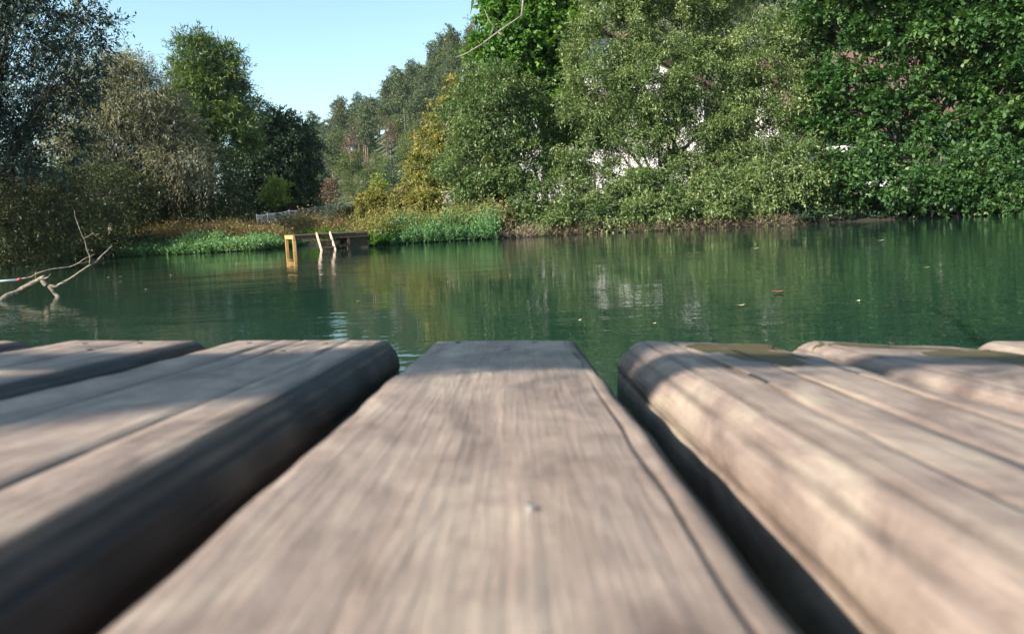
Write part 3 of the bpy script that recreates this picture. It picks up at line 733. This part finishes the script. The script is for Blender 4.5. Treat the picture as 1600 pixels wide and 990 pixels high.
def copy_tree(src, loc, rz, s, sz, label=None, group=None):
    r = src.copy(); COL.objects.link(r)
    r.location = loc; r.rotation_euler = (0, 0, rz); r.scale = (s, s, s * sz)
    if label: r['label'] = label
    for ch in list(src.children):
        c = ch.copy(); COL.objects.link(c); c.parent = r
    return r

LAB = {'pine': 'grey green pine with bare upper trunk on the wooded hillside', 'broad': 'olive green broadleaf tree on the wooded hillside',
       'spruce': 'dark conical spruce on the wooded hillside', 'rust': 'rusty brown half bare tree on the wooded hillside'}
protos = []
for i in range(3): protos.append(('pine', proto_tree('pine', 15, 'lf_pine', 'pine_bark', 9000, LAB['pine'], 'pine', 'pine_tree', i)))
for i in range(3): protos.append(('broad', proto_tree('broad', 12, 'lf_broad', 'bark', 9500, LAB['broad'], 'tree', 'broadleaf_tree', i)))
protos.append(('spruce', proto_tree('spruce', 14, 'lf_spruce', 'bark', 6500, LAB['spruce'], 'spruce', 'spruce_tree', 1)))
protos.append(('rust', proto_tree('pine', 14, 'lf_rust_tree', 'pine_bark', 3000, LAB['rust'], 'tree', 'withered_tree', 2)))
GRP = {'pine': 'pines on the wooded hillside', 'broad': 'broadleaf trees on the wooded hillside', 'spruce': 'spruces on the wooded hillside', 'rust': 'withered trees on the wooded hillside'}
for k, p in protos: p['group'] = GRP[k]
def hillside():
    used = set(); Y = 47.0; placed = 0
    while Y < 262:
        step = (3.0 if Y < 66 else 4.3) + Y * .010
        x0 = (440 - 800) / F * Y; x1 = (815 - 800) / F * Y
        if Y > 200: x1 = (900 - 800) / F * Y
        x = x0 + random.uniform(0, step)
        while x < x1:
            px = 800 + x / Y * F
            u = random.random()
            if Y < 95: kind = 'broad' if u < .7 else ('spruce' if u < .8 else 'pine')
            else: kind = 'pine' if u < .58 else ('broad' if u < .82 else ('spruce' if u < .95 else 'rust'))
            if Y < 110 and px > 560: kind = 'broad'
            cands = [p for (k, p) in protos if k == kind]; src = random.choice(cands)
            jx = x + random.uniform(-1.5, 1.5); jy = Y + random.uniform(-2.5, 2.5)
            s = random.uniform(.68, .98) * (.30 if Y < 58 else (.36 if Y < 75 else (.48 if Y < 95 else (.66 if Y < 120 else (.85 if Y < 160 else 1)))))
            loc = (jx, jy, gz(jx, jy) - .2); rz = random.uniform(0, 6.28); sz = random.uniform(.9, 1.15)
            if src.name not in used:
                used.add(src.name); src.location = loc; src.rotation_euler = (0, 0, rz); src.scale = (s, s, s * sz)
            else: copy_tree(src, loc, rz, s, sz)
            placed += 1
            x += step * random.uniform(.8, 1.25)
        Y += step * 1.35
    for k, p in protos:
        if p.name not in used:
            p.location = (-30, 150, gz(-30, 150))
    print('hillside trees', placed)
hillside()
sp_src = [p for k, p in protos if k == 'spruce'][0]
c = at(615, 300, 62)
o = copy_tree(sp_src, (c.x, c.y, gz(c.x, c.y)), .4, .52, .95)
o['label'] = 'single dark blue green spruce low down beside the yellowing birch'; del o['group']

# shrubs on the left bank, each its own
for (px, py, Y, rx, ry, mat, lab) in [
        (585, 322, 27, 26, 18, 'lf_yellow', 'yellow green shrub at the right end of the wire fence'),
        (632, 318, 26, 26, 20, 'lf_weed', 'mottled olive shrub below the spruce'),
        (668, 318, 25, 22, 20, 'lf_yellow', 'low yellow shrub left of the concrete pier'),
        (550, 338, 29, 20, 9, 'lf_russet', 'reddish brown bramble under the fence end post'),
        (516, 300, 40, 12, 18, 'lf_rust_tree', 'small bare brownish shrub behind the wire fence'),
        (590, 292, 33, 10, 14, 'lf_sapling', 'pale yellow sapling in front of the spruce')]:
    make_tree('shrub', lab, 'shrub', base_at(px, Y), [L(px - rx * .35, py, Y, rx * .7, ry * .8), L(px + rx * .4, py + 2, Y, rx * .65, ry * .75), L(px, py - ry * .45, Y, rx * .6, ry * .6)],
              5200 if rx > 15 else 1500, (.10, .45), mat, spacing=.28, clump_r=.17, twig_len=.22, k=7, trunk_r=.02, stems=3, nb=24, branch_r=.006, minz=.3)

# ------------------------------------------------------------------ ground cover
def pts_along(pxa, pxb, n, dmin, dmax):
    """random points on land behind the waterline between two columns of the photo"""
    px = rng.uniform(pxa, pxb, n)
    bp = np.array(bank_px, float); by = np.interp(px, bp[:, 0], bp[:, 1])
    X = np.empty(n); Y = np.empty(n)
    for i in range(n):
        w = on_water(px[i], by[i]); d = Vector((w.x, w.y)).normalized()
        t = dmin + (dmax - dmin) * rng.uniform()
        X[i] = w.x + d.x * t; Y[i] = w.y + d.y * t
    return X, Y

def herb(name, label, pxa, pxb, stems, dmin, dmax, hmin, hmax, leaf, mat, k=9, droopy=.15, zmin=None, upl=1.0, spread=.9, wave=1.0):
    X, Y = pts_along(pxa, pxb, stems, dmin, dmax)
    Z = np.maximum(ground_z(X, Y), 0.0)
    B = np.stack([X, Y, Z], -1)
    patch = np.array([mnoise.noise(Vector((x * .9, y * .9, 3.3))) for x, y in zip(X, Y)])
    p2 = np.array([mnoise.noise(Vector((x * 2.6, y * 2.6, 8.3))) for x, y in zip(X, Y)])
    D = norm(np.stack([rng.normal(0, .28, stems), rng.normal(0, .28, stems), np.full(stems, upl)], -1))
    Lg = (hmin + (hmax - hmin) * rng.uniform(0, 1, stems)) * (1 + .55 * wave * patch + .35 * wave * p2)
    A = twig_leaves(B, D, Lg, k, leaf[0], leaf[1], droopy, .5 + .55 * patch + .4 * p2, spread, .55)
    me = leaves_mesh(name, *A, M[mat])
    o = link(name, me); tag(o, label, 'plants', kind='stuff'); return o

herb('nettles', 'bright green nettles crowding the waterline left of the platform', 185, 478, 10000, -.35, 1.5, .10, .36, (.06, .6), 'lf_nettle', k=8, wave=1.5)
herb('brambles', 'russet and olive brambles on the bank above the nettles', 225, 565, 12500, .8, 5.5, .26, .72, (.07, .42), 'lf_russet', wave=1.6)
herb('tall_weeds', 'yellow green tall weeds on the bank right of the platform', 545, 800, 9000, .3, 5.5, .25, .85, (.075, .4), 'lf_weed', wave=1.6)
herb('nettles', 'dark and bright nettles at the waterline left of the round willow bush', 612, 778, 6000, -.3, 2.2, .18, .66, (.065, .6), 'lf_nettle', wave=1.7)
herb('bank_grass', 'green grass behind the swimming platform', 470, 640, 2600, .1, 2.2, .12, .34, (.16, .12), 'lf_bright', k=6)
herb('dry_stems', 'dry brown stems and roots along the waterline under the willow', 780, 1260, 1000, -.3, .35, .08, .42, (.13, .10), 'lf_dry', k=6, spread=1.3, upl=.6, wave=1.6)
herb('undergrowth', 'shaded undergrowth at the foot of the right bank', 1240, 1640, 2400, .0, 3.5, .15, .4, (.11, .5), 'lf_dark', k=8)
herb('undergrowth', 'shaded undergrowth behind the waterside bushes of the right bank', 800, 1300, 4200, 1.0, 6.5, .3, .7, (.11, .5), 'lf_bush', k=8)
herb('undergrowth', 'dark undergrowth at the foot of the left thicket', -60, 240, 2600, .0, 5.0, .25, .7, (.11, .5), 'lf_thicket', k=8)

# ------------------------------------------------------------------ dead branch in the water
def dead_branch():
    P = lambda px, py, Y=8.0: at(px, py, Y)
    base = P(70, 440); base.z = 0
    t = thing('fallen_branch', 'bare dead branch lying in the water at the left edge', 'branch', base)
    def br(pts, r0_, r1_, n=9, seg=5):
        pts = [Vector(p) for p in pts]; q = []
        for i in range(len(pts) - 1):
            for s in range(seg): q.append(pts[i].lerp(pts[i + 1], s / seg))
        q.append(pts[-1])
        q = [p + Vector((mnoise.noise(p * 9), mnoise.noise(p * 9 + Vector((5, 0, 0))), mnoise.noise(p * 9 + Vector((0, 7, 0))))) * .018 - base for p in q]
        m = len(q); rad = [(r0_ + (r1_ - r0_) * i / (m - 1)) * (1 + .25 * mnoise.noise(q[i] * 16)) for i in range(m)]
        mb.tube(q, rad, n)
    mb = MB()
    br([P(-70, 500, 7.6), P(0, 470, 7.8), P(31, 453), P(54, 440), P(70, 433)], .038, .026)
    br([P(54, 441), P(58, 425)], .012, .006, 6)
    br([P(66, 436), P(80, 428, 7.9)], .012, .004, 6)
    mb.build('stem', M['driftwood'], t, True)
    mb = MB()
    br([P(96, 476), P(90, 462), P(76, 447), P(88, 448), P(113, 432), P(141, 415, 8.1), P(161, 398, 8.2), P(175, 384, 8.3)], .025, .007)
    br([P(74, 447), P(62, 436)], .028, .02)
    mb.build('limb', M['driftwood'], t, True)
    mb = MB()
    br([P(141, 412, 8.1), P(138, 390, 8.1), P(122, 353, 8.1), P(115, 328, 8.1)], .009, .003, 6)
    br([P(130, 372, 8.1), P(146, 364, 8.0), P(153, 370, 8)], .004, .002, 5)
    br([P(34, 436, 8), P(71, 424, 8), P(119, 414, 8.1), P(134, 404, 8.1), P(147, 397, 8.1)], .008, .003, 6)
    br([P(119, 414, 8.1), P(150, 405, 8.2)], .004, .002, 5)
    br([P(90, 462), P(94, 472), P(100, 468)], .012, .006, 6)
    mb.build('twigs', M['driftwood'], t, True)
    r = MB(); red = plain('red_plastic', (.35, .05, .03), (.42, .07, .04), 20, .5); wht = plain('white_plastic', (.68, .68, .70), (.78, .78, .80), 20, .5)
    a = P(-60, 441, 7.9); b = P(27, 437, 7.95); m_ = P(-15, 440.5, 7.9)
    tt = thing('barrier_pole', 'white pole with a red end floating behind the dead branch', 'pole', a)
    r.tube([a - a, m_ - a, b - a], [.012, .012, .011], 8); r.build('shaft', wht, tt, True)
    r = MB(); r.tube([b - a, P(33, 435.5, 7.95) - a], [.0135, .0135], 8); r.build('end_sleeve', red, tt, True)
dead_branch()

# ------------------------------------------------------------------ overhanging willow beside the jetty (mostly out of frame)
def near_willow():
    base = Vector((-3.6, -2.6, gz(-3.6, -2.6)))
    t = thing('overhanging_willow', 'thin willow twig with narrow leaves dangling at the top centre', 'tree', base)
    sun_v = SUNV
    def dk(x, y): return jetty.matrix_world @ Vector((x, y, 0))
    s1 = dk(-1.15, .515) + sun_v * 1.30; s2 = dk(.10, .530) + sun_v * 1.8
    # the shading limb: starts at the trunk, passes left of the viewer, ends higher up
    mb = MB()
    trunk = [base + Vector((0, 0, -.3)), base + Vector((.15, .1, .9)), base + Vector((.4, .5, 1.7)), base + Vector((.6, 1.0, 2.6)), base + Vector((.9, 1.6, 3.8))]
    mb.tube([p - base for p in trunk], [.16, .13, .11, .09, .05], 10)
    e = s2 + (s2 - s1) * .3
    mb.tube([trunk[1] - base, (trunk[1] * .5 + s1 * .5) - base + Vector((0, 0, -.12)), s1 - base, (s1 + s2) / 2 - base, s2 - base, e - base], [.06, .045, .036, .034, .032, .01], 9)
    tip = at(735, -60, 2.6)
    ov = [trunk[3], trunk[3].lerp(tip, .35) + Vector((0, 0, .7)), trunk[3].lerp(tip, .7) + Vector((0, 0, .7)), tip + Vector((.25, .1, .35)), tip + Vector((.6, .3, .2))]
    mb.tube([p - base for p in ov], [.03, .014, .009, .006, .003], 8)
    tw = [ov[3], at(815, 25, 2.6), at(778, 50, 2.6), at(752, 70, 2.62), at(728, 84, 2.64), at(712, 90, 2.65)]
    mb.tube([p - base for p in tw], [.005, .0036, .003, .0026, .002, .001], 6)
    mb.tube([tw[2] - base, at(786, 58, 2.6) - base], [.003, .001], 5)
    mb.tube([tw[2] - base, at(763, 30, 2.6) - base, at(757, 15, 2.6) - base], [.003, .002, .001], 5)
    mb.build('trunk', M['pale_bark'], t, True)
    # leaves
    B = []; D = []
    lf = [(745, -12, 733, 22), (760, -8, 738, 6), (742, -6, 722, 2), (728, 84, 716, 92), (740, 78, 741, 92), (752, 70, 744, 62), (765, 55, 772, 40), (772, 48, 786, 62), (757, 15, 748, 2), (775, 30, 792, 40), (712, 90, 697, 93), (752, 66, 770, 84)]
    P = np.array([list(at(a, b, 2.6) - base) for a, b, c_, d in lf]); Q = np.array([list(at(c_, d, 2.6) - base) for a, b, c_, d in lf])
    Dv = Q - P; ln = np.linalg.norm(Dv, axis=1)
    # sparse sprays along the shading limb and above
    K = 160; tt = rng.uniform(0, 1, K)
    limbp = np.array([list(s1.lerp(e, float(a)) - base) for a in tt]); up_ = np.array([list((ov[1]).lerp(ov[3], float(a)) - base) for a in rng.uniform(0, 1, 220)])
    up_ += rng.normal(0, .08, up_.shape) + np.array([0, 0, .10])
    P2 = np.vstack([limbp + rng.normal(0, .03, limbp.shape), up_]); D2 = rng.normal(size=P2.shape) + np.array([0, 0, -.3])
    PP = np.vstack([P, P2]); DD = np.vstack([Dv, D2]); LN = np.concatenate([ln, rng.uniform(.04, .07, len(P2))])
    NN = rng.normal(size=PP.shape); W = LN * .17; W[:len(lf)] = LN[:len(lf)] * .22
    link('crown', leaves_mesh('crown', PP, DD, NN, LN, W, rng.uniform(0, 1, len(PP)), M['lf_feather']), t)

# ------------------------------------------------------------------ floating leaves
def floating():
    cols = [plain('fallen_leaf_red', (.20, .065, .045), (.26, .09, .055), 30, .6), plain('fallen_leaf_tan', (.42, .34, .22), (.52, .44, .30), 30, .6), plain('fallen_leaf_yellow', (.34, .28, .12), (.4, .33, .14), 30, .6)]
    sp = [(1216, 457, .11, 0, 'curled red brown leaf floating on the open water, the largest one'), (1180, 388.5, .14, 1, 'pale leaf floating near the shaded right bank'),
          (1157, 477, .07, 2, None), (188, 432, .07, 1, None), (187, 440, .06, 1, None), (170, 433, .06, 1, None), (229, 452, .07, 1, None), (268, 430, .08, 1, None), (1375, 376, .14, 1, None),
          (1447, 418, .07, 2, None), (700, 440, .05, 1, None), (905, 500, .04, 1, None), (1340, 470, .05, 1, None), (560, 470, .04, 1, None), (1022, 505, .035, 1, None)]
    for (px, py, s, ci, lab) in sp:
        c_ = on_water(px, py, .004); mb = MB(); n = 8; vs = []
        for i in range(n + 1):
            u = i / n; w = math.sin(math.pi * u) ** .7 * .32 * s
            for k in (-1, 0, 1): vs.append(((u - .5) * s, k * w, (.10 * s if ci == 0 else .03 * s) * abs(k) + .12 * s * (2 * u - 1) ** 2))
        fs = [(i * 3 + k, i * 3 + k + 1, i * 3 + k + 4, i * 3 + k + 3) for i in range(n) for k in (0, 1)]
        mb.add(vs, fs); o = mb.build('floating_leaf', cols[ci]); o.scale = (.75, .75, .75); o.location = c_; o.rotation_euler = (0, 0, random.uniform(-.5, .5))
        if lab: tag(o, lab, 'leaf')
        else: tag(o, 'tiny dry leaf floating on the pond', 'leaf', 'tiny leaves floating on the pond')
floating()

# ------------------------------------------------------------------ light
az = math.atan2(-.81, -.59); EL = math.radians(34)
SUNV = Vector((math.sin(az) * math.cos(EL), math.cos(az) * math.cos(EL), math.sin(EL)))
bpy.context.view_layer.update()
near_willow()
ld = bpy.data.lights.new('sun', 'SUN'); ld.energy = 5.0; ld.angle = math.radians(.53); ld.color = (1.0, .92, .78)
lo = bpy.data.objects.new('sun', ld); COL.objects.link(lo); lo.rotation_euler = (-SUNV).to_track_quat('-Z', 'Y').to_euler(); lo.location = (0, 0, 60)
w = bpy.data.worlds.new('World'); scene.world = w; w.use_nodes = True
nt = w.node_tree; nt.nodes.clear()
out = nt.nodes.new('ShaderNodeOutputWorld'); bg = nt.nodes.new('ShaderNodeBackground'); sk = nt.nodes.new('ShaderNodeTexSky')
sk.sky_type = 'NISHITA'; sk.sun_disc = False; sk.sun_elevation = EL; sk.sun_rotation = az
sk.air_density = 1.0; sk.dust_density = .6; sk.ozone_density = 1.0; sk.altitude = 200
bg.inputs['Strength'].default_value = .11
tint = mixc(nt, 1.0, sk.outputs[0], (1.0, 1.10, .98), 'MULTIPLY')
nt.links.new(tint, bg.inputs[0]); nt.links.new(bg.outputs[0], out.inputs[0])

def haze():
    mb = MB(); mb.box((0, 800 - 60, 60), (1100, 1600 + 320, 128))
    m, nt, out = newmat('air'); v = nt.nodes.new('ShaderNodeVolumePrincipled')
    v.inputs['Color'].default_value = (.80, .88, .95, 1); v.inputs['Density'].default_value = .00016; v.inputs['Anisotropy'].default_value = .3
    nt.links.new(v.outputs[0], out.inputs['Volume'])
    tag(mb.build('haze', m), 'thin bluish air over the valley', 'haze', kind='stuff')
HAZE = True
if HAZE: haze()

# ------------------------------------------------------------------ camera
cd = bpy.data.cameras.new('camera'); co = bpy.data.objects.new('camera', cd); COL.objects.link(co)
cd.sensor_width = 36; cd.sensor_fit = 'HORIZONTAL'; cd.lens = 36 * F / 1600; cd.shift_y = -45 / 1600
cd.clip_start = .01; cd.clip_end = 5000
cd.dof.use_dof = True; cd.dof.focus_distance = 18; cd.dof.aperture_fstop = cd.lens / 2.0
co.matrix_world = Matrix.Translation(CAM) @ Matrix((rgt, up, -fwd)).transposed().to_4x4()
scene.camera = co
vs_ = scene.view_settings; vs_.view_transform = 'Standard'; vs_.look = 'None'; vs_.gamma = 1; vs_.exposure = 1.3
scene.cycles.max_bounces = 7; scene.cycles.diffuse_bounces = 3; scene.cycles.glossy_bounces = 3; scene.cycles.transmission_bounces = 4
scene.cycles.use_denoising = True
